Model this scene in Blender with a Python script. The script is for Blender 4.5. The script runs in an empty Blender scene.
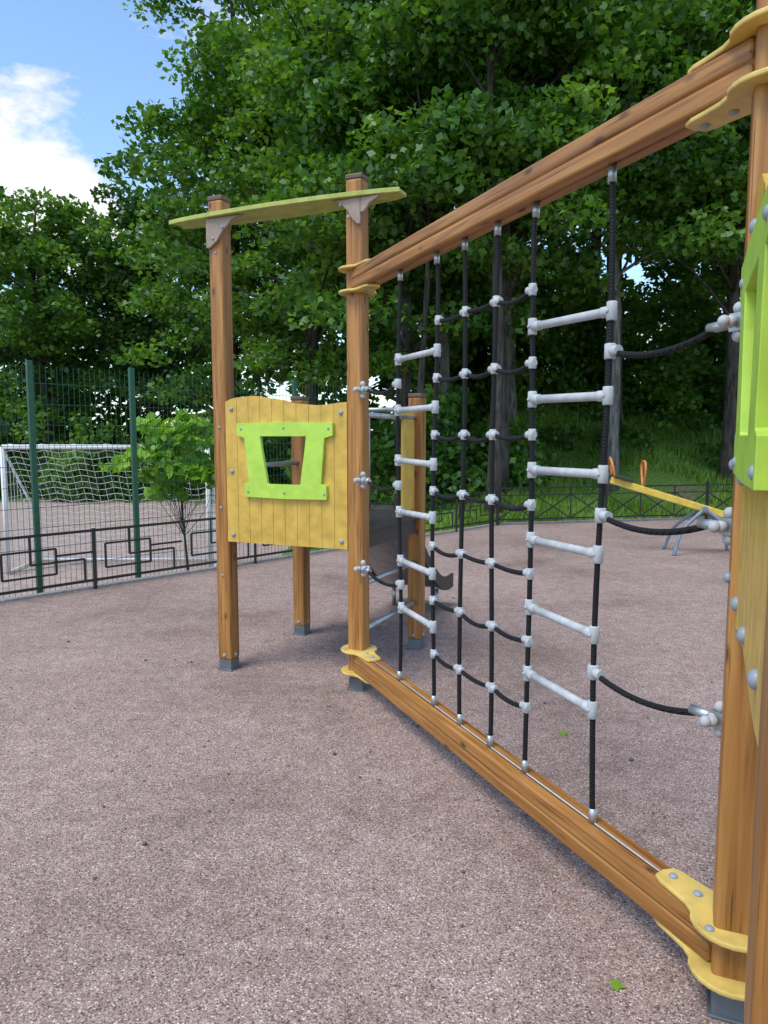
import bpy, math, random
import numpy as np
from mathutils import Vector, Matrix
random.seed(7); rng=np.random.default_rng(11)
scene=bpy.context.scene
V=Vector
Z=V((0,0,1))
# ------------------------------------------------------------ materials
def new_mat(name):
    m=bpy.data.materials.new(name); m.use_nodes=True
    nt=m.node_tree; b=nt.nodes['Principled BSDF']; return m,nt,b
def N(nt,t,**kw):
    n=nt.nodes.new(t)
    for k,v in kw.items(): setattr(n,k,v)
    return n
def ramp(nt,stops,interp='LINEAR'):
    r=N(nt,'ShaderNodeValToRGB'); cr=r.color_ramp; cr.interpolation=interp
    while len(cr.elements)<len(stops): cr.elements.new(0.5)
    for e,(p,c) in zip(cr.elements,stops): e.position=p; e.color=(*c,1)
    return r
def mixc(nt,mode,f,a,b):
    m=N(nt,'ShaderNodeMix',data_type='RGBA',blend_type=mode)
    if isinstance(f,(int,float)): m.inputs[0].default_value=f
    else: nt.links.new(f,m.inputs[0])
    for i,x in ((6,a),(7,b)):
        if isinstance(x,tuple): m.inputs[i].default_value=(*x,1)
        else: nt.links.new(x,m.inputs[i])
    return m.outputs[2]
def simple(name,col,rough=.5,metal=0,var=.12,scale=14,bump=.05,spec=.5):
    m,nt,b=new_mat(name)
    tc=N(nt,'ShaderNodeTexCoord'); n=N(nt,'ShaderNodeTexNoise'); n.inputs['Scale'].default_value=scale; n.inputs['Detail'].default_value=4
    nt.links.new(tc.outputs['Object'],n.inputs['Vector'])
    lo=tuple(c*(1-var*1.6) for c in col); hi=tuple(min(1,c*(1+var)) for c in col)
    r=ramp(nt,[(.3,lo),(.65,hi)]); nt.links.new(n.outputs['Fac'],r.inputs['Fac'])
    nt.links.new(r.outputs['Color'],b.inputs['Base Color'])
    rr=N(nt,'ShaderNodeMapRange'); rr.inputs[3].default_value=rough-.08; rr.inputs[4].default_value=min(1,rough+.12)
    nt.links.new(n.outputs['Fac'],rr.inputs[0]); nt.links.new(rr.outputs[0],b.inputs['Roughness'])
    b.inputs['Metallic'].default_value=metal; b.inputs['Specular IOR Level'].default_value=spec
    n2=N(nt,'ShaderNodeTexNoise'); n2.inputs['Scale'].default_value=220
    nt.links.new(tc.outputs['Object'],n2.inputs['Vector'])
    bp=N(nt,'ShaderNodeBump'); bp.inputs['Strength'].default_value=bump; bp.inputs['Distance'].default_value=.002
    nt.links.new(n2.outputs['Fac'],bp.inputs['Height']); nt.links.new(bp.outputs[0],b.inputs['Normal'])
    return m
def wood_mat():
    m,nt,b=new_mat('varnished_wood'); L=nt.links.new
    tc=N(nt,'ShaderNodeTexCoord'); oi=N(nt,'ShaderNodeObjectInfo')
    mul=N(nt,'ShaderNodeMath',operation='MULTIPLY'); mul.inputs[1].default_value=37; L(oi.outputs['Random'],mul.inputs[0])
    add=N(nt,'ShaderNodeVectorMath',operation='ADD'); L(tc.outputs['Object'],add.inputs[0]); L(mul.outputs[0],add.inputs[1])
    mp=N(nt,'ShaderNodeMapping'); mp.inputs['Scale'].default_value=(42,42,1.6); L(add.outputs[0],mp.inputs[0])
    n=N(nt,'ShaderNodeTexNoise'); n.inputs['Scale'].default_value=1; n.inputs['Detail'].default_value=5; n.inputs['Distortion'].default_value=.6; L(mp.outputs[0],n.inputs[0])
    r=ramp(nt,[(.28,(.205,.082,.018)),(.5,(.38,.17,.040)),(.72,(.50,.26,.077))]); L(n.outputs['Fac'],r.inputs[0])
    # broad tone
    mp2=N(nt,'ShaderNodeMapping'); mp2.inputs['Scale'].default_value=(9,9,1.2); L(add.outputs[0],mp2.inputs[0])
    n2=N(nt,'ShaderNodeTexNoise'); n2.inputs['Scale'].default_value=1; n2.inputs['Detail'].default_value=3; L(mp2.outputs[0],n2.inputs[0])
    r2=ramp(nt,[(.3,(.72,.66,.6)),(.7,(1.1,1.08,1.05))]); L(n2.outputs['Fac'],r2.inputs[0])
    c=mixc(nt,'MULTIPLY',1.0,r.outputs[0],r2.outputs[0])
    # fine dark checks
    mp4=N(nt,'ShaderNodeMapping'); mp4.inputs['Scale'].default_value=(150,150,3.2); L(add.outputs[0],mp4.inputs[0])
    n4=N(nt,'ShaderNodeTexNoise'); n4.inputs['Scale'].default_value=1; n4.inputs['Detail'].default_value=2; L(mp4.outputs[0],n4.inputs[0])
    r5=ramp(nt,[(.29,(.38,.33,.3)),(.39,(1,1,1))]); L(n4.outputs['Fac'],r5.inputs[0])
    c=mixc(nt,'MULTIPLY',1.0,c,r5.outputs[0])
    # knots
    mp3=N(nt,'ShaderNodeMapping'); mp3.inputs['Scale'].default_value=(11,11,4.5); L(add.outputs[0],mp3.inputs[0])
    vo=N(nt,'ShaderNodeTexVoronoi'); vo.inputs['Scale'].default_value=1; L(mp3.outputs[0],vo.inputs[0])
    r3=ramp(nt,[(.05,(1,1,1)),(.16,(0,0,0))]); L(vo.outputs['Distance'],r3.inputs[0])
    c=mixc(nt,'MIX',r3.outputs[0],c,(.085,.03,.01))
    L(c,b.inputs['Base Color'])
    rr=N(nt,'ShaderNodeMapRange'); rr.inputs[3].default_value=.32; rr.inputs[4].default_value=.55; L(n.outputs['Fac'],rr.inputs[0]); L(rr.outputs[0],b.inputs['Roughness'])
    bp=N(nt,'ShaderNodeBump'); bp.inputs['Strength'].default_value=.25; bp.inputs['Distance'].default_value=.002; L(n.outputs['Fac'],bp.inputs['Height']); L(bp.outputs[0],b.inputs['Normal'])
    return m
def leaf_mat(name,dark,mid,light,transl=.35):
    m,nt,b=new_mat(name); L=nt.links.new
    nt.nodes.remove(b); b=N(nt,'ShaderNodeBsdfDiffuse')
    g=N(nt,'ShaderNodeNewGeometry'); tc=N(nt,'ShaderNodeTexCoord')
    n=N(nt,'ShaderNodeTexNoise'); n.inputs['Scale'].default_value=.6; n.inputs['Detail'].default_value=1; L(tc.outputs['Object'],n.inputs[0])
    a=N(nt,'ShaderNodeMath',operation='MULTIPLY_ADD'); a.inputs[1].default_value=.55; L(g.outputs['Random Per Island'],a.inputs[0])
    s=N(nt,'ShaderNodeMath',operation='MULTIPLY_ADD'); s.inputs[1].default_value=1.3; s.inputs[2].default_value=-.42; L(n.outputs['Fac'],s.inputs[0]); L(s.outputs[0],a.inputs[2])
    r=ramp(nt,[(.08,dark),(.5,mid),(.95,light)]); L(a.outputs[0],r.inputs[0])
    L(r.outputs[0],b.inputs['Color'])
    t=N(nt,'ShaderNodeBsdfTranslucent'); tcol=mixc(nt,'MULTIPLY',1.0,r.outputs[0],(1.7,1.6,.5)); L(tcol,t.inputs[0])
    mx=N(nt,'ShaderNodeMixShader'); mx.inputs[0].default_value=transl; L(b.outputs[0],mx.inputs[1]); L(t.outputs[0],mx.inputs[2])
    gl=N(nt,'ShaderNodeBsdfGlossy'); gl.inputs['Roughness'].default_value=.42; gl.inputs['Color'].default_value=(.8,.85,.9,1)
    mx2=N(nt,'ShaderNodeMixShader'); mx2.inputs[0].default_value=.03; L(mx.outputs[0],mx2.inputs[1]); L(gl.outputs[0],mx2.inputs[2])
    L(mx2.outputs[0],nt.nodes['Material Output'].inputs[0]); return m
def rubber_mat():
    m,nt,b=new_mat('rubber_granules'); L=nt.links.new
    tc=N(nt,'ShaderNodeTexCoord')
    nz=N(nt,'ShaderNodeTexNoise'); nz.inputs['Scale'].default_value=90; nz.inputs['Detail'].default_value=1; L(tc.outputs['Object'],nz.inputs[0])
    wv=N(nt,'ShaderNodeVectorMath',operation='MULTIPLY_ADD'); wv.inputs[1].default_value=(.006,.006,.006); L(nz.outputs['Color'],wv.inputs[0]); L(tc.outputs['Object'],wv.inputs[2])
    vo=N(nt,'ShaderNodeTexVoronoi'); vo.inputs['Scale'].default_value=215; L(wv.outputs[0],vo.inputs[0])
    sp=N(nt,'ShaderNodeSeparateColor'); L(vo.outputs['Color'],sp.inputs[0])
    r=ramp(nt,[(0,(.16,.11,.095)),(.10,(.30,.205,.178)),(.30,(.415,.295,.258)),(.58,(.475,.355,.317)),(.82,(.57,.46,.42)),(.955,(.76,.69,.65))],'CONSTANT'); L(sp.outputs[0],r.inputs[0])
    r2=ramp(nt,[(.25,(1,1,1)),(.8,(.52,.50,.49))]); 
    ml=N(nt,'ShaderNodeMath',operation='MULTIPLY'); ml.inputs[1].default_value=1.1; L(vo.outputs['Distance'],ml.inputs[0]); L(ml.outputs[0],r2.inputs[0])
    c=mixc(nt,'MULTIPLY',.8,r.outputs[0],r2.outputs[0])
    n=N(nt,'ShaderNodeTexNoise'); n.inputs['Scale'].default_value=.75; n.inputs['Detail'].default_value=6; n.inputs['Roughness'].default_value=.64; L(tc.outputs['Object'],n.inputs[0])
    r3=ramp(nt,[(.32,(.64,.61,.59)),(.47,(.92,.91,.90)),(.68,(1.10,1.10,1.10))]); L(n.outputs['Fac'],r3.inputs[0])
    c=mixc(nt,'MULTIPLY',1.0,c,r3.outputs[0])
    n3=N(nt,'ShaderNodeTexNoise'); n3.inputs['Scale'].default_value=11; n3.inputs['Detail'].default_value=3; L(tc.outputs['Object'],n3.inputs[0])
    r4=ramp(nt,[(.3,(.84,.83,.82)),(.65,(1.06,1.06,1.06))]); L(n3.outputs['Fac'],r4.inputs[0])
    c=mixc(nt,'MULTIPLY',1.0,c,r4.outputs[0])
    L(c,b.inputs['Base Color']); b.inputs['Roughness'].default_value=.9; b.inputs['Specular IOR Level'].default_value=.15
    bp=N(nt,'ShaderNodeBump',invert=True); bp.inputs['Strength'].default_value=.5; bp.inputs['Distance'].default_value=.0025; L(vo.outputs['Distance'],bp.inputs['Height'])
    L(bp.outputs[0],b.inputs['Normal']); return m
def terrain_mat():
    m,nt,b=new_mat('grass_and_soil'); L=nt.links.new
    tc=N(nt,'ShaderNodeTexCoord')
    n=N(nt,'ShaderNodeTexNoise'); n.inputs['Scale'].default_value=.5; n.inputs['Detail'].default_value=5; L(tc.outputs['Object'],n.inputs[0])
    n2=N(nt,'ShaderNodeTexNoise'); n2.inputs['Scale'].default_value=18; n2.inputs['Detail'].default_value=4; L(tc.outputs['Object'],n2.inputs[0])
    r=ramp(nt,[(.3,(.06,.125,.015)),(.7,(.15,.26,.04))]); L(n2.outputs['Fac'],r.inputs[0])
    r2=ramp(nt,[(.3,(.10,.075,.055)),(.7,(.22,.17,.125))]); L(n2.outputs['Fac'],r2.inputs[0])
    f=ramp(nt,[(.54,(0,0,0)),(.62,(1,1,1))]); L(n.outputs['Fac'],f.inputs[0])
    c=mixc(nt,'MIX',f.outputs[0],r.outputs[0],r2.outputs[0]); L(c,b.inputs['Base Color']); b.inputs['Roughness'].default_value=.95
    bp=N(nt,'ShaderNodeBump'); bp.inputs['Strength'].default_value=.6; bp.inputs['Distance'].default_value=.05; L(n2.outputs['Fac'],bp.inputs['Height']); L(bp.outputs[0],b.inputs['Normal'])
    return m
def bark_mat(name,c1,c2):
    m,nt,b=new_mat(name); L=nt.links.new
    tc=N(nt,'ShaderNodeTexCoord'); mp=N(nt,'ShaderNodeMapping'); mp.inputs['Scale'].default_value=(14,14,3); L(tc.outputs['Object'],mp.inputs[0])
    n=N(nt,'ShaderNodeTexNoise'); n.inputs['Scale'].default_value=1; n.inputs['Detail'].default_value=5; L(mp.outputs[0],n.inputs[0])
    r=ramp(nt,[(.35,c1),(.65,c2)]); L(n.outputs['Fac'],r.inputs[0]); L(r.outputs[0],b.inputs['Base Color']); b.inputs['Roughness'].default_value=.9
    bp=N(nt,'ShaderNodeBump'); bp.inputs['Strength'].default_value=.8; bp.inputs['Distance'].default_value=.03; L(n.outputs['Fac'],bp.inputs['Height']); L(bp.outputs[0],b.inputs['Normal'])
    return m
def rope_mat():
    m,nt,b=new_mat('black_rope'); L=nt.links.new
    tc=N(nt,'ShaderNodeTexCoord'); w=N(nt,'ShaderNodeTexWave'); w.inputs['Scale'].default_value=60; w.inputs['Distortion'].default_value=1.5; w.bands_direction='DIAGONAL'
    L(tc.outputs['Object'],w.inputs[0]); r=ramp(nt,[(.2,(.004,.0045,.006)),(.8,(.016,.017,.02))]); L(w.outputs['Fac'],r.inputs[0]); L(r.outputs[0],b.inputs['Base Color'])
    b.inputs['Roughness'].default_value=.65; b.inputs['Specular IOR Level'].default_value=.25
    bp=N(nt,'ShaderNodeBump'); bp.inputs['Strength'].default_value=.6; bp.inputs['Distance'].default_value=.002; L(w.outputs['Fac'],bp.inputs['Height']); L(bp.outputs[0],b.inputs['Normal'])
    return m
WOOD=wood_mat()
YEL=simple('yellow_hpl_panel',(.60,.385,.068),.38)
YELB=simple('yellow_bracket',(.64,.455,.12),.38)
LIME=simple('lime_green_plastic',(.43,.66,.08),.38,var=.07)
OLIVE=simple('olive_green_board',(.40,.43,.09),.4)
BROWN=simple('brown_plastic',(.13,.075,.055),.45)
GUSS=simple('gusset_brown',(.33,.24,.185),.45)
GREYP=simple('light_grey_plastic',(.43,.45,.47),.5,var=.09,scale=30,spec=.3)
CAPG=simple('grey_bolt_cap',(.27,.31,.36),.35,var=.06)
GALV=simple('galvanised_steel',(.42,.45,.47),.38,metal=.8)
FOOT=simple('steel_foot',(.16,.18,.20),.5,metal=.5)
DARK=simple('dark_platform',(.045,.038,.034),.5)
SLIDE=simple('slide_steel',(.35,.36,.37),.3,metal=.9)
BLACK=simple('black_painted_metal',(.012,.012,.014),.4)
GREEN=simple('green_painted_metal',(.012,.085,.045),.45)
WHITE=simple('white_paint',(.68,.69,.70),.45,var=.06)
NET=simple('white_net',(.72,.74,.75),.7,var=.05)
ORANGE=simple('orange_plastic',(.55,.20,.04),.4)
SYEL=simple('seesaw_yellow',(.66,.46,.07),.4)
BLUEG=simple('blue_grey_steel',(.16,.22,.28),.45)
CONC=simple('concrete_kerb',(.30,.29,.28),.85,scale=30,var=.2,bump=.4)
COURT=simple('court_surface',(.36,.27,.235),.9,scale=6,var=.15,bump=.4)
ROPE=rope_mat(); RUB=rubber_mat(); TERR=terrain_mat()
BARK=bark_mat('bark',(.02,.016,.013),(.085,.07,.058)); BIRCH=bark_mat('grey_bark',(.06,.055,.05),(.22,.21,.19))
LEAFM=leaf_mat('maple_leaves',(.026,.078,.012),(.072,.18,.024),(.17,.31,.042),.4)
LEAFD=leaf_mat('dark_leaves',(.020,.060,.014),(.05,.125,.022),(.10,.20,.034),.3)
LEAFB=leaf_mat('bright_leaves',(.10,.24,.02),(.19,.38,.04),(.27,.46,.06))
GRASSM=leaf_mat('grass_blades',(.08,.17,.015),(.17,.31,.04),(.26,.38,.07),.35)
# ------------------------------------------------------------ mesh builder
def basis(d):
    d=V(d).normalized(); a=V((0,0,1)) if abs(d.z)<.95 else V((1,0,0))
    x=a.cross(d).normalized(); y=d.cross(x); return x,y,d
class MB:
    def __init__(s): s.v=[]; s.f=[]; s.sm=[]
    def box(s,c,ax,ay,az):
        c=V(c);ax=V(ax);ay=V(ay);az=V(az); b=len(s.v)
        for i in(-1,1):
            for j in(-1,1):
                for k in(-1,1): s.v.append(c+ax*i+ay*j+az*k)
        for f in ((0,1,3,2),(4,6,7,5),(0,4,5,1),(2,3,7,6),(0,2,6,4),(1,5,7,3)): s.f.append(tuple(b+i for i in f)); s.sm.append(False)
        return s
    def tube(s,pts,r,n=8,cap=True):
        pts=[V(p) for p in pts]; m=len(pts); rs=r if isinstance(r,(list,tuple)) else [r]*m; b=len(s.v)
        px=None
        for i,p in enumerate(pts):
            d=(pts[min(i+1,m-1)]-pts[max(i-1,0)]).normalized()
            if px is None: x,y,_=basis(d)
            else:
                x=(px-d*px.dot(d)).normalized(); y=d.cross(x)
            px=x
            for k in range(n):
                a=2*math.pi*k/n; s.v.append(p+(x*math.cos(a)+y*math.sin(a))*rs[i])
        for i in range(m-1):
            for k in range(n):
                k2=(k+1)%n; s.f.append((b+i*n+k,b+i*n+k2,b+(i+1)*n+k2,b+(i+1)*n+k)); s.sm.append(True)
        if cap:
            s.f.append(tuple(b+k for k in reversed(range(n)))); s.sm.append(False)
            s.f.append(tuple(b+(m-1)*n+k for k in range(n))); s.sm.append(False)
        return s
    def ball(s,c,r,d=None,flat=1.0,n=12,m=8):
        c=V(c); x,y,z=basis(d if d is not None else (0,0,1)); b=len(s.v)
        for i in range(m+1):
            t=math.pi*i/m
            for k in range(n):
                a=2*math.pi*k/n; s.v.append(c+(x*math.cos(a)+y*math.sin(a))*(r*math.sin(t)+1e-5)+z*(r*flat*math.cos(t)))
        for i in range(m):
            for k in range(n):
                k2=(k+1)%n; s.f.append((b+i*n+k,b+(i+1)*n+k,b+(i+1)*n+k2,b+i*n+k2)); s.sm.append(True)
        return s
    def prism(s,o,u,v,pts,w):
        """outline pts in (u,v), extruded by vector w"""
        o=V(o);u=V(u);v=V(v);w=V(w); b=len(s.v); n=len(pts)
        for p in pts: s.v.append(o+u*p[0]+v*p[1])
        for p in pts: s.v.append(o+u*p[0]+v*p[1]+w)
        s.f.append(tuple(b+i for i in reversed(range(n)))); s.sm.append(False)
        s.f.append(tuple(b+n+i for i in range(n))); s.sm.append(False)
        for i in range(n):
            j=(i+1)%n; s.f.append((b+i,b+j,b+n+j,b+n+i)); s.sm.append(False)
        return s
    def ring(s,o,u,v,outer,inner,w):
        o=V(o);u=V(u);v=V(v);w=V(w); b=len(s.v); n=len(outer)
        for L in (outer,inner):
            for p in L: s.v.append(o+u*p[0]+v*p[1])
        for L in (outer,inner):
            for p in L: s.v.append(o+u*p[0]+v*p[1]+w)
        for i in range(n):
            j=(i+1)%n
            s.f+= [(b+i,b+n+i,b+n+j,b+j),(b+2*n+i,b+2*n+j,b+3*n+j,b+3*n+i),(b+i,b+j,b+2*n+j,b+2*n+i),(b+n+i,b+3*n+i,b+3*n+j,b+n+j)]; s.sm+=[False]*4
        return s
    def obj(s,name,mat,parent=None,bevel=0,seg=2):
        me=bpy.data.meshes.new(name); me.from_pydata([tuple(p) for p in s.v],[],s.f); me.update()
        me.polygons.foreach_set('use_smooth',s.sm)
        import bmesh
        bm=bmesh.new(); bm.from_mesh(me); bmesh.ops.recalc_face_normals(bm,faces=bm.faces); bm.to_mesh(me); bm.free()
        me.materials.append(mat); o=bpy.data.objects.new(name,me); scene.collection.objects.link(o)
        if parent: o.parent=parent
        if bevel:
            md=o.modifiers.new('bev','BEVEL'); md.width=bevel; md.segments=seg; md.limit_method='ANGLE'; md.angle_limit=math.radians(40); md.harden_normals=False
        return o
def empty(name,loc=(0,0,0)):
    e=bpy.data.objects.new(name,None); scene.collection.objects.link(e); return e
def beam_obj(name,p0,p1,wx,wy,xdir,mat,parent,bevel=.012,seg=3):
    """box running p0->p1 in its local Z so grain follows it"""
    p0=V(p0);p1=V(p1); d=(p1-p0); L=d.length; d.normalize(); x=V(xdir); x=(x-d*x.dot(d)).normalized(); y=d.cross(x)
    mb=MB(); mb.box((0,0,0),(wx/2,0,0),(0,wy/2,0),(0,0,L/2)); o=mb.obj(name,mat,parent,bevel,seg)
    M=Matrix((x,y,d)).transposed().to_4x4(); M.translation=(p0+p1)/2; o.matrix_local=M
    for f in o.data.polygons: f.use_smooth=False
    return o
def smooth_pts(P,n=6):
    out=[]; P=[V(p) for p in P]
    for i in range(len(P)-1):
        p0=P[max(i-1,0)];p1=P[i];p2=P[i+1];p3=P[min(i+2,len(P)-1)]
        for k in range(n):
            t=k/n; out.append(.5*((2*p1)+(p2-p0)*t+(2*p0-5*p1+4*p2-p3)*t*t+(3*p1-p0-3*p2+p3)*t**3))
    out.append(P[-1]); return out
# ------------------------------------------------------------ layout
MID=V((-.149,4.288,0)); E=V((.392,-.920,0)).normalized(); LEN=2.70
NP=V((-E.y,E.x,0))*1.0          # lateral of climbing wall (points right/back)
A=V((-.914,.405,0)).normalized(); B=V((.405,.914,0)).normalized(); S=.932
P2=MID+E*LEN
A2=V((-.925,.38,0)).normalized(); B2=V((.38,.925,0)).normalized()
W=.10
def post(parent,name,p,h,b,cap=True):
    beam_obj(name,V((p.x,p.y,.07)),V((p.x,p.y,h)),W,W,V((b.y,-b.x,0)),WOOD,parent,.013)
    a=V((b.y,-b.x,0))
    mb=MB(); mb.box((p.x,p.y,.034),a*.046,b*.046,Z*.036); mb.box((p.x,p.y,.005),a*.056,b*.056,Z*.004)
    mb.obj(name+'_foot',FOOT,parent,.003)
    mb=MB()
    for sa,sb in ((1,0),(-1,0),(0,-1)):
        c=V((p.x,p.y,.10))+a*sa*.051+b*sb*.051; mb.ball(c,.013,a*sa+b*sb,.7)
    mb.obj(name+'_foot_bolts',CAPG,parent)
    if cap:
        mb=MB(); mb.box((p.x,p.y,h+.012),a*.051,b*.051,Z*.014); mb.obj(name+'_cap',BROWN,parent,.006)
def gusset(mb,o,u,w,l=.17,h=.12):
    pts=[(0,0),(l,0),(l*.72,-.02),(l*.45,-h*.45),(l*.28,-h*.8),(l*.1,-h),(0,-h)]
    mb.prism(o,u,Z,pts,w)
WAVE1=[(0,1.705),(.08,1.73),(.25,1.738),(.45,1.715),(.62,1.685),(.78,1.675),(1,1.69)]
def wave(t,pts):
    for (a,b),(c,d) in zip(pts,pts[1:]):
        if t<=c:
            k=(t-a)/(c-a); k=k*k*(3-2*k); return b+(d-b)*k
    return pts[-1][1]
def slat_panel(parent,o,u,n_out,width,top,bot,hole,n=10):
    """vertical grooved boards. o=corner at z=0, u=along, n_out=outward normal; hole=(u0b,u1b,z0,u0t,u1t,z1)"""
    mb=MB(); bk=MB(); g=.0012; th=.02
    for i in range(n):
        a=width*i/n+g; b=width*(i+1)/n-g
        hu0,hu1,hz0,hz1=hole
        cuts=sorted({a,b,(a+b)/2,*[x for x in (hu0,hu1) if a<x<b]})
        for c,d in zip(cuts,cuts[1:]):
            m_=(c+d)/2; tc,td=top(c/width),top(d/width); bc,bd=bot(c/width),bot(d/width)
            if hu0<m_<hu1:
                mb.prism(o,u,Z,[(c,bc),(d,bd),(d,hz0),(c,hz0)],-n_out*th)
                mb.prism(o,u,Z,[(c,hz1),(d,hz1),(d,td),(c,tc)],-n_out*th)
            else: mb.prism(o,u,Z,[(c,bc),(d,bd),(d,td),(c,tc)],-n_out*th)
        if i:
            x=width*i/n
            parts=[(bot(x/width)+.01,top(x/width)-.01)]
            if hu0<x<hu1: parts=[(parts[0][0],hz0),(hz1,parts[0][1])]
            for z0,z1 in parts: bk.box(o+u*x+Z*(z0+z1)/2-n_out*(.0115),u*.004,n_out*.006,Z*(z1-z0)/2)
    # weld slat halves so that only real board edges are grooved
    ob=mb.obj('panel_boards',YEL,parent)
    import bmesh
    bm=bmesh.new(); bm.from_mesh(ob.data); bmesh.ops.remove_doubles(bm,verts=bm.verts,dist=.0002)
    seen={}
    for f in list(bm.faces):
        k=frozenset(v.index for v in f.verts); seen.setdefault(k,[]).append(f)
    dup=[f for fs in seen.values() if len(fs)>1 for f in fs]
    if dup: bmesh.ops.delete(bm,geom=dup,context='FACES_ONLY')
    bmesh.ops.recalc_face_normals(bm,faces=bm.faces); bm.to_mesh(ob.data); bm.free()
    md=ob.modifiers.new('bev','BEVEL'); md.width=.0022; md.segments=1; md.limit_method='ANGLE'; md.angle_limit=math.radians(50)
    bk.obj('panel_backing',YEL,parent)
def win_frame(parent,o,u,n_out,w_=.024,sc=1,du=0,dz=0):
    out=[(.091,1.58),(.43,1.585),(.772,1.58),(.772,1.505),(.715,1.49),(.69,1.215),(.727,1.205),(.727,1.12),(.43,1.115),(.144,1.12),(.144,1.205),(.178,1.215),(.147,1.49),(.091,1.505)]
    inn=[(.265,1.50),(.43,1.50),(.59,1.50),(.588,1.48),(.58,1.42),(.553,1.25),(.548,1.21),(.54,1.205),(.43,1.205),(.32,1.205),(.312,1.21),(.307,1.25),(.275,1.42),(.267,1.48)]
    tr=lambda L:[((p[0]-.43)*sc+.43+du,(p[1]-1.35)*sc+1.35+dz) for p in L]
    mb=MB(); mb.ring(o+n_out*.001,u,Z,tr(out),tr(inn),n_out*w_); mb.obj('window_frame',LIME,parent,.004,2)
    return tr(out)
# ------------------------------------------------------------ tower 1
T1=empty('playground_tower')
pL=MID+A*S; pBR=MID+B*S; pBL=MID+A*S+B*S
post(T1,'post_front_right',MID,2.91,B); post(T1,'post_front_left',pL,2.91,B)
post(T1,'post_back_left',pBL,1.76,B); post(T1,'post_back_right',pBR,1.76,B)
o=pL-B*.055-A*.050
slat_panel(T1,o,-A,-B,.838,lambda t:wave(t,WAVE1),lambda t:.84,(.25,.60,1.19,1.515),10)
win_frame(T1,o,-A,-B,.024,.97,-.004,0)
mb=MB()
for u_,z_ in ((.045,1.66),(.045,.885),(.80,1.63),(.80,.885),(.045,1.28)): mb.ball(o-A*u_+Z*z_-B*.002,.0145,-B,.7)
for u_,z_ in ((.13,1.54),(.73,1.54),(.175,1.16),(.70,1.16),(.43,1.545),(.43,1.16)): mb.ball(o-A*u_+Z*z_-B*.026,.008,-B,.5)
for z_ in (1.05,1.55,2.6,.62): mb.ball(pL-B*.051+Z*z_,.010,-B,.5)
mb.obj('bolt_caps',CAPG,T1)
# roof board (leaf shaped, horizontal) passing by posts
mb=MB(); Lr=S+.62; pts=[]
nn=16
for i in range(nn+1):
    t=i/nn; pts.append((-.28+Lr*t, -.060-.055*math.sin(math.pi*t)**.7))
for i in range(nn+1):
    t=1-i/nn; pts.append((-.28+Lr*t, -.053+.0*t))
mb.prism(MID+Z*2.80,A,B,pts,Z*.026)
pts=[(-.26,.053)]+[(-.28+Lr*i/nn,.053+.07*math.sin(math.pi*i/nn)**.7) for i in range(1,nn)]+[(-.28+Lr-.02,.053)]
mb.prism(MID+Z*2.80,A,B,pts,Z*.026)
mb.box(MID+A*(S/2)+Z*2.813,A*(S/2-.052),B*.052,Z*.0108)
mb.box(MID-A*(.165)+Z*2.813,A*.112,B*.052,Z*.0108); mb.box(MID+A*(S+.18)+Z*2.811,A*.125,B*.052,Z*.0108)
mb.obj('roof_board',OLIVE,T1,.003,1)
mb=MB()
gusset(mb,pL-B*.052+Z*2.798-A*(-.05),-A,-B*.02,.27,.17)
gusset(mb,MID-B*.052+Z*2.798-A*(.05),A,-B*.02,.17,.14)
gusset(mb,MID-B*.052+Z*2.798-A*(.052),-A,-B*.02,.12,.08)
mb.obj('gussets',GUSS,T1,.003)
mb=MB()
for q_ in (pL-A*.07+Z*2.74,pL-A*.0+Z*2.68,pL-A*.13+Z*2.775,MID+A*.02+Z*2.70,MID+A*.07+Z*2.77): mb.ball(q_-B*.073,.010,-B,.6)
mb.obj('gusset_bolts',CAPG,T1)
# platform
c=MID+A*S/2+B*S/2
mb=MB(); mb.box(c+Z*.955,A*(S/2-.055),B*(S/2+.045),Z*.02); mb.box(c+Z*.955,A*(S/2+.045),B*(S/2-.055),Z*.0195)
mb.box(MID+B*S/2+Z*.88,A*.014,B*(S/2-.055),Z*.05); mb.box(MID+A*S+B*S/2+Z*.88,A*.014,B*(S/2-.055),Z*.05)
mb.obj('platform',DARK,T1,.004)
# side rails/rungs on the right side
mb=MB()
for z_,k in ((1.62,0),(.34,0),(.62,0)): mb.tube([MID+B*.05+Z*z_,pBR-B*.05+Z*z_],.017,10)
mb.tube([pL+B*.05+Z*1.62,pBL-B*.05+Z*1.62],.017,10); mb.tube([pL+B*.05+Z*1.3,pBL-B*.05+Z*1.3],.017,10)
for s_ in (.28,.42): mb.tube([pBL-A*s_*2+Z*.97,pBL-A*s_*2+Z*1.66],.014,8)
mb.tube([pBL-A*.05+Z*1.68,pBR+A*.05+Z*1.68],.017,10)
mb.obj('rails',GALV,T1)
mb=MB(); mb.box(pBR-B*.17+Z*1.33,A*.009,B*.10,Z*.33); mb.obj('side_board',YEL,T1,.003)
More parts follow.
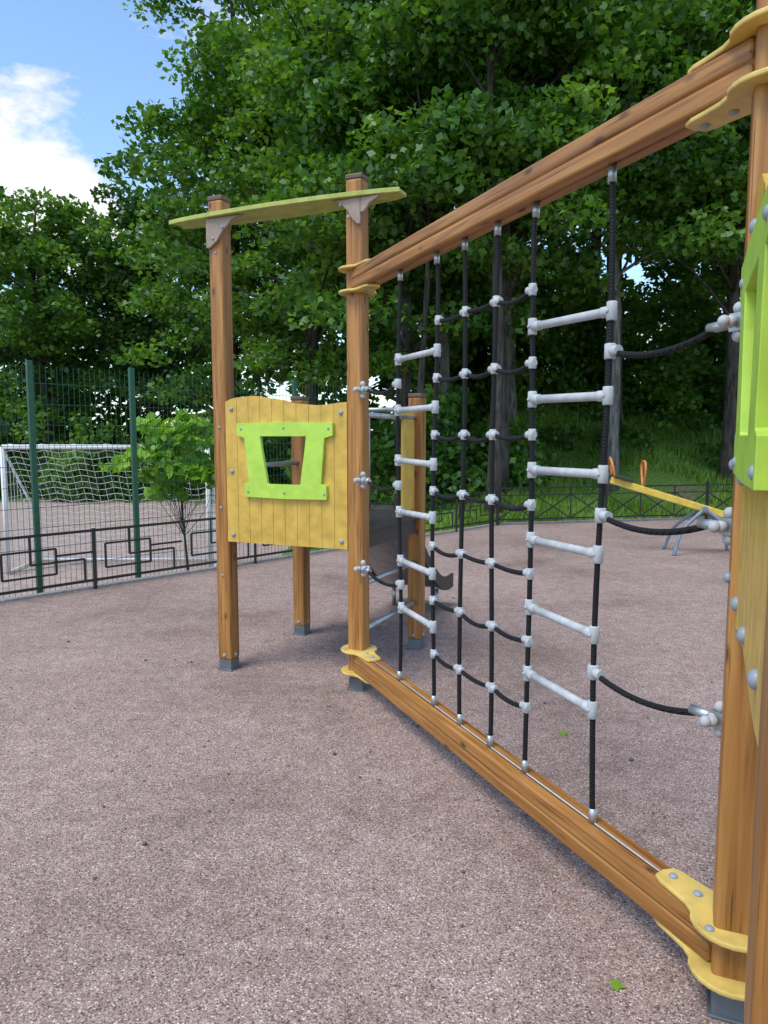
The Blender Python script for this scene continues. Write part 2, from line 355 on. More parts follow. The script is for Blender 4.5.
# slide
sl=MB(); sw=MB(); prof=[(.0,.985),(.12,.98),(.3,.85),(.62,.5),(.92,.26),(1.12,.19),(1.3,.19)]
prof=smooth_pts([(p[0],0,p[1]) for p in prof],5)
sc_=pBL-A*S/2+B*.06
for p,q_ in zip(prof,prof[1:]):
    d=(q_-p); dv=B*d.x+Z*d.z; cc=sc_+B*(p.x+q_.x)/2+Z*(p.z+q_.z)/2; nv=A.cross(dv).normalized()
    sl.box(cc,A*.26,dv*.51,nv*.004)
    for sgn in(-1,1): sw.box(cc+A*sgn*.275+Z*.04,A*.010,dv*.53,Z*.06)
sl.obj('slide_bed',SLIDE,T1); sw.obj('slide_sides',DARK,T1)
mb=MB()
for sgn in(-1,1): mb.tube([sc_+B*1.1+A*.2*sgn+Z*.18,sc_+B*1.1+A*.2*sgn],.018)
mb.obj('slide_legs',GALV,T1)
# ------------------------------------------------------------ tower 2 (near, right)
T2=empty('playground_tower')
P3=P2-B2*S; P4=P2-A2*S; P5=P3-A2*S
for nm,p in (('post_back_left',P2),('post_front_left',P3),('post_back_right',P4),('post_front_right',P5)): post(T2,nm,p,3.3,B2)
o=P2-B2*.052
WAVE2=[(0,2.05),(.12,2.06),(.5,1.93),(.8,1.97),(1,2.04)]
SF=A2*.036
slat_panel(T2,o+SF,-B2,A2,S-.104,lambda t:wave(t,WAVE2),lambda t:1.03+.025*math.sin(t*6),(.25,.58,1.50,1.78),9)
win_frame(T2,o+SF,-B2,A2,.022,1.03,-.075,.300)
mb=MB()
for u_,z_ in ((.04,1.97),(.04,1.10),(.30,1.09),(.6,1.09),(.04,1.40)): mb.ball(o+SF-B2*u_+Z*z_,.019,A2,.75)
for u_,z_ in ((.07,1.84),(.11,1.44),(.65,1.84),(.62,1.44)): mb.ball(o+SF+A2*.022-B2*u_+Z*z_,.013,A2,.6)
for z_ in (1.43,1.15): mb.ball(P2+A2*.054-B2*.02+Z*z_,.014,A2,.8)
mb.obj('bolt_caps',CAPG,T2)
c=P2-A2*S/2-B2*S/2
mb=MB(); mb.box(c+Z*1.30,A2*(S/2-.055),B2*(S/2+.04),Z*.02); mb.obj('platform',DARK,T2,.004)
mb=MB()
for z_ in (1.75,2.1): mb.tube([P2-A2*.05+Z*z_,P4+A2*.05+Z*z_],.017,10)
mb.obj('rails',GALV,T2)
# ------------------------------------------------------------ climbing wall
CW=empty('rope_climbing_wall')
ZT,ZB=2.365,.175; HB=.112
for nm,z_ in (('top',ZT),('bottom',ZB)):
    for k,sg in (('inner',1),('outer',-1)):
        off=NP*sg*.0265
        for kk,dz in (('upper',HB/4),('lower',-HB/4)):
            beam_obj(f'{nm}_beam_{k}_{kk}',MID+E*.03+off+Z*(z_+dz),P2-E*.03+off+Z*(z_+dz),.050,HB/2-.0015,NP,WOOD,CW,.011 if nm=='top' else .009)
        beam_obj(f'{nm}_beam_{k}_core',MID+E*.03+off+Z*z_,P2-E*.03+off+Z*z_,.036,HB*.8,NP,WOOD,CW,.004,1)
def plate(mb,c,e,z,flip=1):
    l=V((-e.y,e.x,0)); pts=[]
    R=.108
    for i in range(17):
        a=math.radians(55+(305-55)*i/16); pts.append((R*math.cos(a),R*math.sin(a)))
    pts+= [(.083,-.066),(.115,-.054),(.17,-.048),(.215,-.046),(.243,-.036),(.252,0),(.243,.036),(.215,.046),(.17,.048),(.115,.054),(.083,.066)]
    mb.prism(c+Z*z,e,l,pts,Z*.014)
mb=MB(); bl=MB()
for c,e in ((MID,E),(P2,-E)):
    for z_ in (ZT+HB/2+.001,ZT-HB/2-.015,ZB+HB/2+.001,ZB-HB/2-.015):
        plate(mb,c,e,z_)
    for z_ in (ZT+HB/2+.017,ZB+HB/2+.017):
        for p_ in (.12,.21): bl.ball(c+e*p_+Z*z_,.013,Z,.6)
        bl.ball(c+V((-e.y,e.x,0))*.085+Z*z_,.012,Z,.6); bl.ball(c-V((-e.y,e.x,0))*.085+Z*z_,.012,Z,.6)
    for p_ in (.12,.21): bl.ball(c+e*p_+Z*(ZT-HB/2-.016),.013,Z,.6)
mb.obj('brackets',YELB,CW,.004); bl.obj('bracket_bolts',CAPG,CW)
SP=[.585,.98,1.233,1.487,1.74,2.135]
def WP(s,z,n=0): return MID+E*s+Z*z+NP*n
rp=MB(); cn=MB(); rg=MB(); fr=MB()
zt0,zb0=ZT-HB/2,ZB+HB/2
wob=[]
for i,s_ in enumerate(SP):
    a1,a2,ph=[(.010,.008,.3),(.006,.01,1.2),(.004,.006,2),(.004,.006,.7),(.006,.009,3),(.012,.008,1.9)][i]
    f=lambda z,a1=a1,a2=a2,ph=ph,s_=s_: (s_+a1*math.sin(z*3+ph)-a1*.3, a2*math.sin(z*2.3+ph*2))
    wob.append(f)
    pts=[]
    for k in range(45):
        z_=zb0-.0+(zt0-zb0)*k/44; ds,dn=f(z_); w=math.sin(math.pi*k/44)**.3 if 0<k<44 else 0
        pts.append(WP(s_+(ds-s_)*w,z_,dn*w))
    rp.tube(pts,.0095,8)
    for z0,z1 in ((zb0,zb0+.05),(zt0-.05,zt0)): fr.tube([WP(s_,z0),WP(s_,z1)],.0135,10)
def wp(i,z,n=0): ds,dn=wob[i](z); return WP(ds,z,dn+n)
RZ=[1.88,1.627,1.374,1.12,.866,.612]; NZ=[2.013,1.758,1.503,1.248,.993,.738,.483]
jt=random.Random(3)
for (i,j) in ((0,1),(4,5)):
    for z_ in RZ:
        za=z_+jt.uniform(-.006,.006); zb=z_+jt.uniform(-.006,.006)
        p,q_=wp(i,za),wp(j,zb); d=(q_-p).normalized()
        rg.tube([p+d*.02,q_-d*.02],.0145,12)
        for c_,sg in ((p,1),(q_,-1)):
            cn.tube([c_-Z*.029,c_-Z*.026,c_+Z*.026,c_+Z*.029],[.014,.0165,.0165,.014],12); cn.tube([c_,c_+d*sg*.042,c_+d*sg*.045],[.0175,.0175,.016],12)
            cn.ball(c_+NP*.018,.006,NP,.5); cn.ball(c_-NP*.018,.006,NP,.5)
for z_ in NZ:
    for i in range(1,4):
        p,q_=wp(i,z_),wp(i+1,z_); sag=jt.uniform(.008,.026); pts=[]
        for k in range(9):
            t=k/8; pts.append(p.lerp(q_,t)-Z*sag*4*t*(1-t))
        rp.tube(pts,.0095,8)
    for i in range(1,5):
        c_=wp(i,z_)
        cn.tube([c_-Z*.021,c_-Z*.018,c_+Z*.018,c_+Z*.021],[.012,.0145,.0145,.012],12)
        e0=-.031 if i>1 else -.014; e1=.031 if i<4 else .014
        cn.tube([c_+E*e0,c_+E*(e0+.003),c_+E*(e1-.003),c_+E*e1],[.012,.0142,.0142,.012],12)
for z_ in (1.758,1.248,.738):
    for i,pp,sg in ((0,MID,-1),(5,P2,1)):
        c_=wp(i,z_); end=pp-E*sg*.075+Z*(z_+.012*sg+ .01)
        cn.tube([c_-Z*.024,c_-Z*.021,c_+Z*.021,c_+Z*.024],[.015,.018,.018,.015],12); cn.tube([c_,c_+E*sg*.04],.0165,12)
        L=(end-c_).length; d=(end-c_).normalized(); fe=end-d*.06
        pts=[]
        for k in range(13):
            t=k/12; pts.append(c_.lerp(fe,t)-Z*.035*4*t*(1-t))
        rp.tube(pts,.0095,8)
        fr.tube([fe-d*.035,fe+d*.03],.0135,12)
        cn.ball(fe+d*.045,.019,d,1.0); 
        lat=V((-E.y,E.x,0))
        fr.box(end,lat*.012,Z*.022,E*.02)
        for q_ in (end+Z*.034,end-Z*.034,end+lat*.028,end-lat*.028, end+Z*.0-E*sg*.005-lat*.045): cn.ball(q_,.0155,None,1)
rp.obj('ropes',ROPE,CW); 
cobj=cn.obj('rope_connectors',GREYP,CW); rg.obj('ladder_rungs',GREYP,CW); fr.obj('ferrules',GALV,CW)
# thin wire line along bottom beam
mb=MB(); mb.tube([WP(.25,zb0+.001,-.0),WP(LEN-.25,zb0+.001,0)],.003,6); mb.obj('beam_cable',GREYP,CW)
# ------------------------------------------------------------ terrain
F0=np.array([-3.46,6.54]); D1=np.array([.675,.738]); C1=np.array([1.9,12.4]); D2=np.array([.975,.222])
def ss(x): x=np.clip(x,0,1); return x*x*(3-2*x)
def hgt(X,Y):
    X=np.asarray(X,float);Y=np.asarray(Y,float)
    q=(X-F0[0])*(-.738)+(Y-F0[1])*.675; q2=(X-C1[0])*(-.222)+(Y-C1[1])*.975
    wc=1-ss((X+1)/3)
    z=-.02-.48*ss((q-.12)/.5)*wc
    z=z+ss((q2-.6)/9)*2.2*ss((X+.5)/4.5)
    z=z+ss((Y-24)/20)*2.0
    m_=ss((np.maximum(q2,0)-.5)/2)*ss((X-.5)/2)
    z=z+m_*(.12*np.sin(X*1.3+Y*.7)+.08*np.sin(X*.6-Y*1.9))
    return z
def axis(lo,a,b,hi,st):
    near=np.arange(a,b+st,st); l=a-np.cumsum(st*1.25**np.arange(1,22)); l=l[l>lo-60]; h=b+np.cumsum(st*1.25**np.arange(1,24)); return np.concatenate([l[::-1],near,h])
gx=axis(-200,-12,16,200,.3); gy=axis(-200,2,27,300,.3)
XX,YY=np.meshgrid(gx,gy); ZZ=hgt(XX,YY); nx,ny=len(gx),len(gy)
vv=np.stack([XX.ravel(),YY.ravel(),ZZ.ravel()],1)
idx=np.arange(nx*ny).reshape(ny,nx); ff=np.stack([idx[:-1,:-1].ravel(),idx[:-1,1:].ravel(),idx[1:,1:].ravel(),idx[1:,:-1].ravel()],1)
def np_mesh(name,v,f,mat,parent=None,smooth=False):
    me=bpy.data.meshes.new(name); me.vertices.add(len(v)); me.vertices.foreach_set('co',np.ascontiguousarray(v,dtype=np.float32).ravel())
    n=f.shape[1]; me.loops.add(f.size); me.loops.foreach_set('vertex_index',f.ravel().astype(np.int32)); me.polygons.add(len(f))
    me.polygons.foreach_set('loop_start',(np.arange(len(f))*n).astype(np.int32)); me.polygons.foreach_set('loop_total',np.full(len(f),n,np.int32))
    if smooth: me.polygons.foreach_set('use_smooth',np.ones(len(f),bool))
    me.update(calc_edges=True); me.validate(); me.materials.append(mat); o=bpy.data.objects.new(name,me); scene.collection.objects.link(o)
    if parent: o.parent=parent
    return o
np_mesh('ground',vv,ff,TERR,None,True)
def sheet(name,pts,z,mat):
    mb=MB(); mb.v=[V((x,y,z)) for x,y in pts]; mb.f=[tuple(range(len(pts)))]; mb.sm=[False]; return mb.obj(name,mat)
fl=lambda t,q:(F0[0]+D1[0]*t-.738*q, F0[1]+D1[1]*t+.675*q)
sheet('playground_surface',[(-14,-8),(16,-8),(18,16.06),tuple(C1),fl(-12,0)],0.0,RUB)
sheet('sports_court',[(-12.1,-1.85),(-1.75,9.5),(-1.6,20),(-7,22.5),(-24,21),(-24,0)],-.494,COURT)
K=empty('concrete_kerb'); 
d1=V((D1[0],D1[1],0));n1=V((-.738,.675,0)); d2=V((D2[0],D2[1],0)).normalized(); n2=V((-d2.y,d2.x,0)); f0=V((F0[0],F0[1],0)); c1=V((C1[0],C1[1],0))
mb=MB(); t=-12
while t<7.9:
    mb.box(f0+d1*(t+.495)+n1*.045-Z*.28,d1*.493,n1*.04,Z*.30); t+=1
mb.obj('kerb_left',CONC,K,.008)
mb=MB()
for i in range(16): mb.box(c1+d2*(i+.6)+n2*.045-Z*.08,d2*.493,n2*.04,Z*.11)
mb.obj('kerb_back',CONC,K,.008)
# ------------------------------------------------------------ low fence
LF=empty('low_metal_fence')
mb=MB()
def bar(p,q_,r=.009): 
    p=V(p);q_=V(q_); d=(q_-p); L=d.length; x,y,z=basis(d); mb.box((p+q_)/2,x*r,y*r,z*(L/2))
def sec_key(o,d,L):
    P=lambda s,z:o+d*s+Z*z
    bar(P(0,.58),P(L,.58),.012); bar(P(0,.09),P(L,.09),.012)
    n=2; w=L/n
    for i in range(n):
        s0=i*w; a,b=s0+.12*w,s0+.62*w
        bar(P(a,.20),P(b,.20)); bar(P(a,.20),P(a,.44)); bar(P(a,.44),P(b,.44)); bar(P(b,.44),P(b,.20))
        c_,d_=s0+.38*w,s0+.9*w
        bar(P(c_,.31),P(d_,.31)); bar(P(c_,.31),P(c_,.58)); bar(P(d_,.31),P(d_,.09)); 
        bar(P(b,.37),P(s0+w,.37)); 
def sec_x(o,d,L):
    P=lambda s,z:o+d*s+Z*z
    bar(P(0,.62),P(L,.62),.012); bar(P(0,.09),P(L,.09),.012); bar(P(0,.5),P(L,.5))
    n=3; w=L/n
    for i in range(n):
        bar(P(i*w,.09),P((i+1)*w,.5)); bar(P(i*w,.5),P((i+1)*w,.09)); bar(P(i*w,.09),P(i*w,.62))
t=-5.0
while t<7.8:
    o_=f0+d1*t-n1*.04; L=min(1.96,7.94-t); bar(o_,o_+Z*.60,.014)
    sec_key(o_,d1,L); t+=1.96
for i in range(8):
    o_=c1+d2*(i*2)-n2*.04; bar(o_,o_+Z*.68,.02); sec_x(o_,d2,2.0)
mb.obj('fence_bars',BLACK,LF)
# ------------------------------------------------------------ tall mesh fence
MF=empty('green_mesh_fence'); mb=MB(); wr=MB()
def FT(t,q=.34): return f0+d1*t+n1*q
tA=.50; 
posts=[tA-1.1*k for k in range(6,0,-1)]+[tA,tA+1.05,tA+2.2,tA+3.3,tA+4.4]
ztop=2.17
for t in posts: mb.box(FT(t)+Z*((ztop+.04-.5)/2),d1*.027,n1*.022,Z*((ztop+.04+.5)/2))
mb.obj('posts',GREEN,MF,.004)
t0,t1=posts[0],posts[-1]; n=int((t1-t0)/.055)
for i in range(n+1):
    t=t0+(t1-t0)*i/n; wr.tube([FT(t,.37)-Z*.45,FT(t,.37)+Z*ztop],.0024,4,False)
for z_ in np.arange(-.4,2.2,.2):
    wr.tube([FT(t0,.365)+Z*z_,FT(t1,.365)+Z*z_],.003,4,False)
# returning run along the court
e1=FT(t1); dd=V((-.05,1,0)).normalized()
for i in range(110):
    p=e1+dd*i*.08; wr.tube([p-Z*.45,p+Z*ztop],.0028,4,False)
for z_ in np.arange(-.4,2.2,.2): wr.tube([e1+Z*z_,e1+dd*8.8+Z*z_],.003,4,False)
wr.obj('wire_mesh',GREEN,MF)
mb=MB()
for k in range(1,5): p=e1+dd*2.2*k; mb.box(p+Z*.85,V((.03,0,0)),V((0,.03,0)),Z*1.36)
mb.obj('return_posts',GREEN,MF)
# ------------------------------------------------------------ goal
GO=empty('football_goal'); mb=MB(); gl=V((-5.40,10.5,-.49)); gr=V((-2.50,10.5,-.49)); H=1.83
mb.tube([gl,gl+Z*H],.035,10); mb.tube([gr,gr+Z*H],.035,10); mb.tube([gl+Z*H,gr+Z*H],.035,10)
bk=V((-.1,1.15,0))
for p in (gl,gr): mb.tube([p+bk,p+bk*.85+Z*.9,p+Z*H],.018,8); mb.tube([p+Z*.03,p+bk+Z*.03],.018,8)
mb.tube([gl+bk+Z*.03,gr+bk+Z*.03],.018,8); mb.obj('frame',WHITE,GO)
mb=MB(); nu,nv=26,20
def GP(u,v):
    p=gl.lerp(gr,u); s=bk*(1-(v**1.6))*(.9 if v>0 else 1); sag=.12*math.sin(math.pi*u)*math.sin(math.pi*v)
    return p+s+Z*(H*v+.02)-V((0,1,0))*sag+Z*.02*math.sin(u*40)
for i in range(nu+1): mb.tube([GP(i/nu,k/14) for k in range(15)],.0034,4,False)
for j in range(nv+1): mb.tube([GP(k/26,j/nv) for k in range(27)],.0034,4,False)
for p in (gl,gr):
    for k in range(1,10):
        v=k/10; mb.tube([p+Z*H*v,p+bk*(1-v**1.6)+Z*H*v],.0034,4,False); 
        mb.tube([p+bk*(v),p+bk*v+Z*H*((1-v)**.62)],.0034,4,False)
mb.obj('net',NET,GO)
# ------------------------------------------------------------ seesaw
SS=empty('seesaw'); a=V((2.93,9.55,.93)); b=V((5.35,9.2,.18)); d=(b-a).normalized(); c=V((4.0,9.4,0)); lat=V((-d.y,d.x,0)).normalized()
mb=MB(); mb.box((a+b)/2,d*((b-a).length/2),lat*.055,d.cross(lat)*.045); mb.obj('beam',SYEL,SS,.012)
mb=MB()
piv=a.lerp(b,.47)
for s1 in(-1,1):
    for s2 in(-1,1): mb.tube(smooth_pts([V((piv.x,piv.y,0))+V((d.x,d.y,0))*s1*.42+lat*s2*.28,V((piv.x,piv.y,piv.z*.55))+V((d.x,d.y,0))*s1*.3+lat*s2*.2,V((piv.x,piv.y,piv.z))+lat*s2*.08]),.022,8)
mb.tube([piv-lat*.12,piv+lat*.12],.035,12); mb.obj('legs',BLUEG,SS)
mb=MB(); hm=MB()
for p,sg in ((a,1),(b,-1)):
    q_=p+d*sg*.42+Z*.05
    hm.tube(smooth_pts([q_-lat*.02,q_-lat*.12+Z*.16,q_-lat*.10+Z*.30,q_+lat*.10+Z*.30,q_+lat*.12+Z*.16,q_+lat*.02],5),.016,8)
    mb.prism(p+d*sg*.02+Z*.055,d*sg,lat,[(0,-.09),(.05,-.13),(.18,-.12),(.27,-.05),(.27,.05),(.18,.12),(.05,.13),(0,.09)],Z*.035)
    hm.tube(smooth_pts([p+d*sg*.03+Z*.06-lat*.1,p+Z*.2-lat*.1,p-d*sg*.02+Z*.28,p+Z*.2+lat*.1,p+d*sg*.03+Z*.06+lat*.1],4),.016,8)
mb.obj('seats',DARK,SS,.008); hm.obj('handles',ORANGE,SS)
# ------------------------------------------------------------ foliage
def leaf_cloud(P,size,upb=1.1,r=None,n6=False):
    r=r or rng; n=len(P); nr=r.normal(size=(n,3)); nr[:,2]+=upb; nr/=np.linalg.norm(nr,axis=1)[:,None]
    t=r.normal(size=(n,3)); t-=nr*np.sum(t*nr,1)[:,None]; t/=np.linalg.norm(t,axis=1)[:,None]; b=np.cross(nr,t)
    s=(size*(.7+.6*r.random(n)))[:,None]
    if n6:
        prof=[(-.5,0),(-.32,.30),(.02,.52),(.08,.24),(.52,0),(.08,-.24),(.02,-.52),(-.32,-.30)]
        v=np.stack([P+t*s*a_+b*s*b_-nr*s*.22*abs(b_) for a_,b_ in prof],1)
    else:
        prof=[(-.5,0),(-.02,.42),(.55,0),(-.02,-.42)]
        v=np.stack([P+t*s*a_+b*s*b_-nr*s*.25*abs(b_) for a_,b_ in prof],1)
    k=len(prof); return v.reshape(-1,3),np.arange(n*k).reshape(n,k)
def clump_points(C,R,per,r,flat=.42):
    out=[]
    for c_,rad in zip(C,R):
        m_=max(8,int(per*rad*rad)); d_=r.normal(size=(m_,3)); d_/=np.linalg.norm(d_,axis=1)[:,None]; rr=r.random(m_)**.45
        p=d_*rr[:,None]*rad; p[:,2]=p[:,2]*flat; p[:,2]-=.28*(p[:,0]**2+p[:,1]**2)/max(rad,.3)
        out.append(p+c_)
    return np.concatenate(out)
def tree(name,x,y,h,R,base,nc=80,per=420,leaf=.14,mat=LEAFM,bark=BARK,tr=.16,seed=1,lean=0,n6=False,crad=(.55,1.15)):
    r=np.random.default_rng(seed); pr=random.Random(seed); z0=float(hgt(x,y)); e=empty(name)
    mb=MB(); P=[];rs=[]
    n=9
    for i in range(n+1):
        t=i/n; P.append(V((x+lean*t*h*.1+.12*math.sin(t*5+seed)*t*2*min(1,h/8),y+.12*math.cos(t*4+seed)*t*2*min(1,h/8),z0-.1+h*.93*t))); rs.append(tr*(1-t)**.8+min(.015,tr*.3)+(.06*tr/.16 if i==0 else 0))
    mb.tube(smooth_pts(P,2),[rs[min(int(k/2),n)]*.5+rs[min(int((k+1)/2),n)]*.5 for k in range(2*n+1)],10)
    C=[];RR=[]
    zc=(base+h)/2; hz=(h-base)/2
    k=0
    while len(C)<nc and k<5000:
        k+=1
        d_=r.normal(size=3); d_/=np.linalg.norm(d_); rr=r.random()**.38
        shape=1.0+.22*math.sin(3*math.atan2(d_[1],d_[0])+seed)+.15*r.normal()
        zz=d_[2]*rr
        wid=R*shape*rr*math.sqrt(max(0,1-d_[2]**2))*(1.0-.25*zz)
        a_=math.atan2(d_[1],d_[0])
        tt=(zc+zz*hz)/h
        c_=np.array([x+lean*tt*h*.1+math.cos(a_)*wid,y+math.sin(a_)*wid,z0+zc+zz*hz])
        rad=r.uniform(*crad)
        C.append(c_);RR.append(rad)
    for c_,rad in list(zip(C,RR))[::2]:
        zt=max(z0+base*.6,c_[2]-pr.uniform(.6,1.6)); t=(zt-z0+.1)/(h*.93); t=min(max(t,.05),.97); i=int(t*n); f_=t*n-i; s0=P[i].lerp(P[min(i+1,n)],f_)
        cv=V(c_); m1=s0.lerp(cv,.5)+Z*pr.uniform(-.1,.25)+V((pr.uniform(-.15,.15),pr.uniform(-.15,.15),0)); th=(.02+.035*(1-t))*min(1,tr/.12)
        mb.tube(smooth_pts([s0,m1,cv],3),[th,th*.9,th*.8,th*.65,th*.5,th*.35,min(.008,th*.3)],5)
    mb.obj('trunk_and_limbs',bark,e)
    pts=clump_points(C,RR,per,r); v,f=leaf_cloud(pts,leaf,1.1,r,n6); np_mesh('crown',v,f,mat,e); return e
TR=[ # x,y,h,R,base,nc,per,leaf,mat
 (-11.3,25,10.6,3.0,2.0,70,300,.17,LEAFM,.16),
 (-15.5,25,10.4,3.2,1.6,70,300,.17,LEAFM,.16),
 (-8.4,27,10.8,2.8,1.8,70,300,.17,LEAFD,.16),
 (-4.1,20.5,15.5,2.4,2.0,110,310,.15,LEAFM,.2),
 (-1.7,17.5,14,2.5,2.6,85,340,.14,LEAFM,.17),
 (.4,16.2,12.5,2.6,2.6,80,360,.14,LEAFM,.15),
 (2.4,15.4,13.5,2.7,3.6,80,360,.14,LEAFM,.16),
 (5.0,16.5,13,2.9,4.0,90,360,.14,LEAFM,.18),
 (8.0,17.2,12.5,3.2,3.5,90,360,.14,LEAFM,.17),
 (11.2,18.5,13,3.3,2.0,90,310,.15,LEAFD,.18),
 (1.6,22,17,3.6,1.4,85,240,.19,LEAFD,.2),
 (6.6,24,17,3.8,1.4,90,240,.19,LEAFD,.2),
 (-1.0,24,17,3.2,1.5,70,240,.19,LEAFD,.2),
 (12.5,24,16,4,1.4,80,240,.20,LEAFD,.2)]
for i,(x,y,h,R,bs,nc,per,lf,mt,tr) in enumerate(TR):
    tree('deciduous_tree',x,y,h,R,bs,nc,per,lf,mt,BIRCH if i in (7,) else BARK,tr,seed=20+i,n6=(y<18))
# bare trunks seen among the foliage
for i,(x,y,h,tr) in enumerate(((2.05,13.9,11,.12),(1.35,17.2,15,.15),(5.9,19,13,.14),(3.4,20,14,.13),(.7,14.6,9,.07))):
    tree('slender_tree',x,y,h,1.6,h*.5,24,400,.14,LEAFM,BIRCH if i in (1,3) else BARK,tr,seed=70+i)
# sapling next to the mesh fence
tree('maple_sapling',-2.42,9.0,2.25,.66,1.30,38,1000,.11,LEAFB,BARK,.014,seed=8,n6=True,crad=(.14,.28))
# distant mass
r=np.random.default_rng(5); C=[];RR=[]
for k in range(1000):
    x=r.uniform(-42,44); y=r.uniform(29,37)
    top=(9.9+1.1*math.sin(x*.55)+.8*math.sin(x*1.3)) if x<-8 else 17
    z=r.random()**1.1*top+.3; C.append(np.array([x,y,z+float(hgt(x,y))*.6])); RR.append(r.uniform(1.0,1.9))
pts=clump_points(C,RR,42,r,.75); v,f=leaf_cloud(pts,.38,.8,r); np_mesh('distant_trees',v,f,LEAFD)
# undergrowth
def bushes(name,specs,leaf,per,mat,seed,flat=.75):
    r=np.random.default_rng(seed); C=[];RR=[]
    for x,y,rad,hh in specs:
        z0=float(hgt(x,y))
        for k in range(int(5+hh*rad*5)):
            C.append(np.array([x+r.normal()*rad*.5,y+r.normal()*rad*.5,z0+r.random()*hh])); RR.append(r.uniform(.3,.6)*min(rad,1.2))
    p=clump_points(C,RR,per,r,flat); v,f=leaf_cloud(p,leaf,.7,r); return np_mesh(name,v,f,mat)
rr_=random.Random(4); sp=[]
for k in range(26): sp.append((rr_.uniform(-17,-1.5),rr_.uniform(22.6,25),1.1,rr_.uniform(1,2.6)))
for k in range(16): sp.append((rr_.uniform(-.8,2.9),rr_.uniform(14.8,19),.9,rr_.uniform(.8,2.4)))
for k in range(34): sp.append((rr_.uniform(2,15),rr_.uniform(20.5,24.5),1.3,rr_.uniform(1.6,4.4)))
for k in range(5): sp.append((rr_.uniform(3.2,9),rr_.uniform(17.5,19.5),.7,rr_.uniform(.3,.9)))
bushes('undergrowth_bushes',sp,.15,430,LEAFM,9)
# grass blades on slope and verge
n=110000; gx_=rng.uniform(-1.5,13,n); gy_=rng.uniform(12,23,n); q2=(gx_-C1[0])*(-.222)+(gy_-C1[1])*.975; q1=(gx_-F0[0])*(-.738)+(gy_-F0[1])*.675
k=(q2>.15)&((gx_>1.9)|(q1>.3)); gx_,gy_=gx_[k],gy_[k]; 
kk=((np.sin(gx_*1.7+1)*np.sin(gy_*1.3)+rng.normal(size=len(gx_))*.3)>-.45)&(((gx_-6.0)/1.5)**2+((gy_-16.2)/.9)**2+rng.normal(size=len(gx_))*.3>1); gx_,gy_=gx_[kk],gy_[kk]
n=len(gx_); gz=hgt(gx_,gy_); base=np.stack([gx_,gy_,gz],1); a_=rng.uniform(0,6.28,n); hh=rng.uniform(.06,.24,n)*(1+.7*np.sin(gx_*2.3)*np.sin(gy_*2.9)); w=.017
dx=np.stack([np.cos(a_)*w,np.sin(a_)*w,0*a_],1); ln=np.stack([rng.normal(size=n)*.07,rng.normal(size=n)*.07,hh],1)
v=np.stack([base-dx,base+dx,base+ln],1).reshape(-1,3); np_mesh('grass',v,np.arange(3*n).reshape(n,3),GRASSM)
# fallen bits on the rubber
n=420; P=np.stack([rng.uniform(-3.5,3.5,n),rng.uniform(1.2,9,n),np.full(n,.006)],1); q=(P[:,0]-F0[0])*(-.738)+(P[:,1]-F0[1])*.675; P=P[q<-.1]
v,f=leaf_cloud(P,.014,6,rng,True); np_mesh('fallen_debris',v,f,simple('dry_debris',(.12,.075,.035),.9))
mb=MB()
for k in range(16):
    x,y=random.uniform(-2.5,2.5),random.uniform(1.8,7); mb.ball((x,y,.006),random.uniform(.006,.012),(random.uniform(-.3,.3),.2,1),.6,7,5)
mb.obj('small_stones',simple('stone',(.10,.09,.085),.8))
P=np.array([[.64,1.88,.008],[.9,3.6,.008]]); v,f=leaf_cloud(P,.05,5,rng,True); np_mesh('fallen_leaves',v,f,LEAFB)
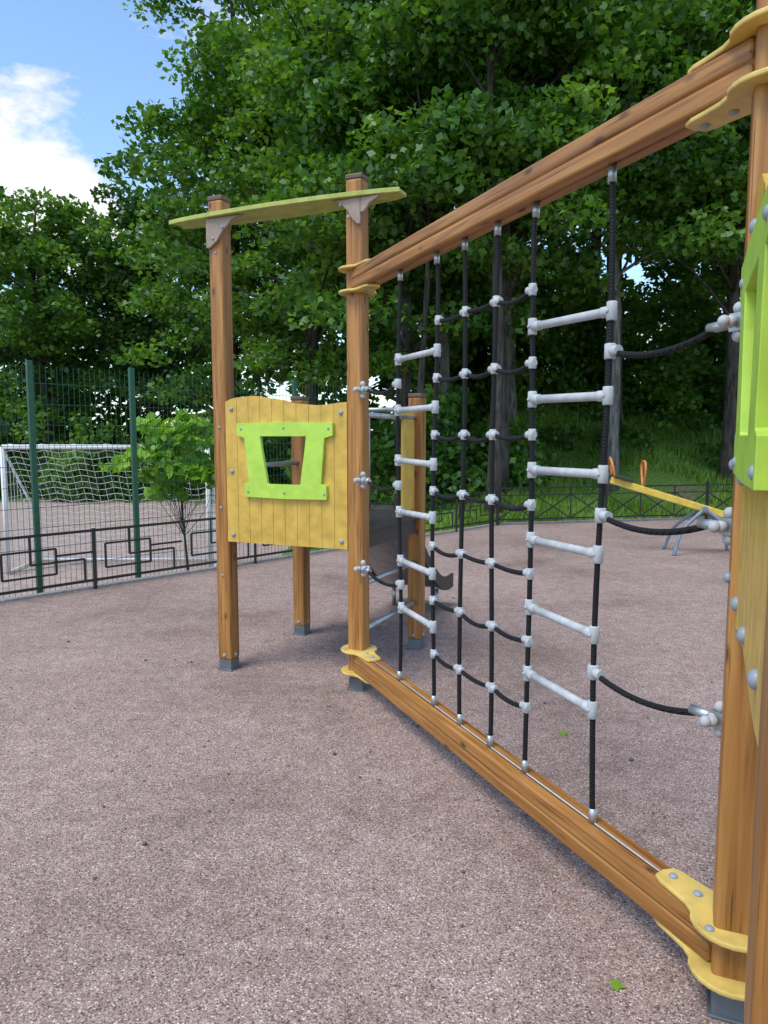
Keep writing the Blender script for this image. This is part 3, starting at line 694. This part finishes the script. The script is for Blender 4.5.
# ------------------------------------------------------------ camera, light, sky
cam=bpy.data.cameras.new('Camera'); co=bpy.data.objects.new('Camera',cam); scene.collection.objects.link(co); scene.camera=co
cam.sensor_fit='VERTICAL'; cam.sensor_height=36; cam.lens=26.02; cam.clip_end=1000; cam.clip_start=.05
co.location=(0,0,1.5); co.rotation_euler=(math.radians(90-5.9),0,0)
sd=V((-.48,-.50,1.2)).normalized()
sun=bpy.data.lights.new('sun','SUN'); so=bpy.data.objects.new('sun',sun); scene.collection.objects.link(so)
sun.energy=2.9; sun.angle=math.radians(30); sun.color=(1,.955,.88); so.rotation_euler=sd.to_track_quat('Z','Y').to_euler()
w=bpy.data.worlds.new('World'); scene.world=w; w.use_nodes=True; nt=w.node_tree; L=nt.links.new; bg=nt.nodes['Background']
sky=N(nt,'ShaderNodeTexSky',sky_type='NISHITA'); sky.sun_disc=False; sky.sun_elevation=math.asin(sd.z); sky.sun_rotation=math.atan2(sd.x,sd.y)%(2*math.pi)
sky.air_density=1.0; sky.dust_density=.6
tc=N(nt,'ShaderNodeTexCoord'); mp=N(nt,'ShaderNodeMapping'); mp.inputs['Scale'].default_value=(1,1,2.0); L(tc.outputs['Generated'],mp.inputs[0])
n=N(nt,'ShaderNodeTexNoise'); n.inputs['Scale'].default_value=4.2; n.inputs['Detail'].default_value=8; n.inputs['Roughness'].default_value=.62; L(mp.outputs[0],n.inputs[0])
dist=N(nt,'ShaderNodeVectorMath',operation='DISTANCE'); L(tc.outputs['Generated'],dist.inputs[0]); dist.inputs[1].default_value=(-.40,.865,.27)
mr=N(nt,'ShaderNodeMapRange'); mr.inputs[1].default_value=.02; mr.inputs[2].default_value=.16; mr.inputs[3].default_value=.2; mr.inputs[4].default_value=0; L(dist.outputs['Value'],mr.inputs[0])
ad=N(nt,'ShaderNodeMath',operation='ADD'); L(n.outputs['Fac'],ad.inputs[0]); L(mr.outputs[0],ad.inputs[1])
cr=ramp(nt,[(.52,(0,0,0)),(.62,(1,1,1))]); L(ad.outputs[0],cr.inputs[0])
skyc=mixc(nt,'MULTIPLY',1.0,sky.outputs[0],(1.6,1.78,1.85))
cs=ramp(nt,[(.4,(6.0,6.2,6.6)),(.7,(7.6,7.6,7.6))]); L(ad.outputs[0],cs.inputs[0])
c=mixc(nt,'MIX',cr.outputs[0],skyc,cs.outputs[0]); L(c,bg.inputs[0]); bg.inputs[1].default_value=.15
scene.view_settings.view_transform='Standard'; scene.view_settings.look='None'; scene.view_settings.exposure=0
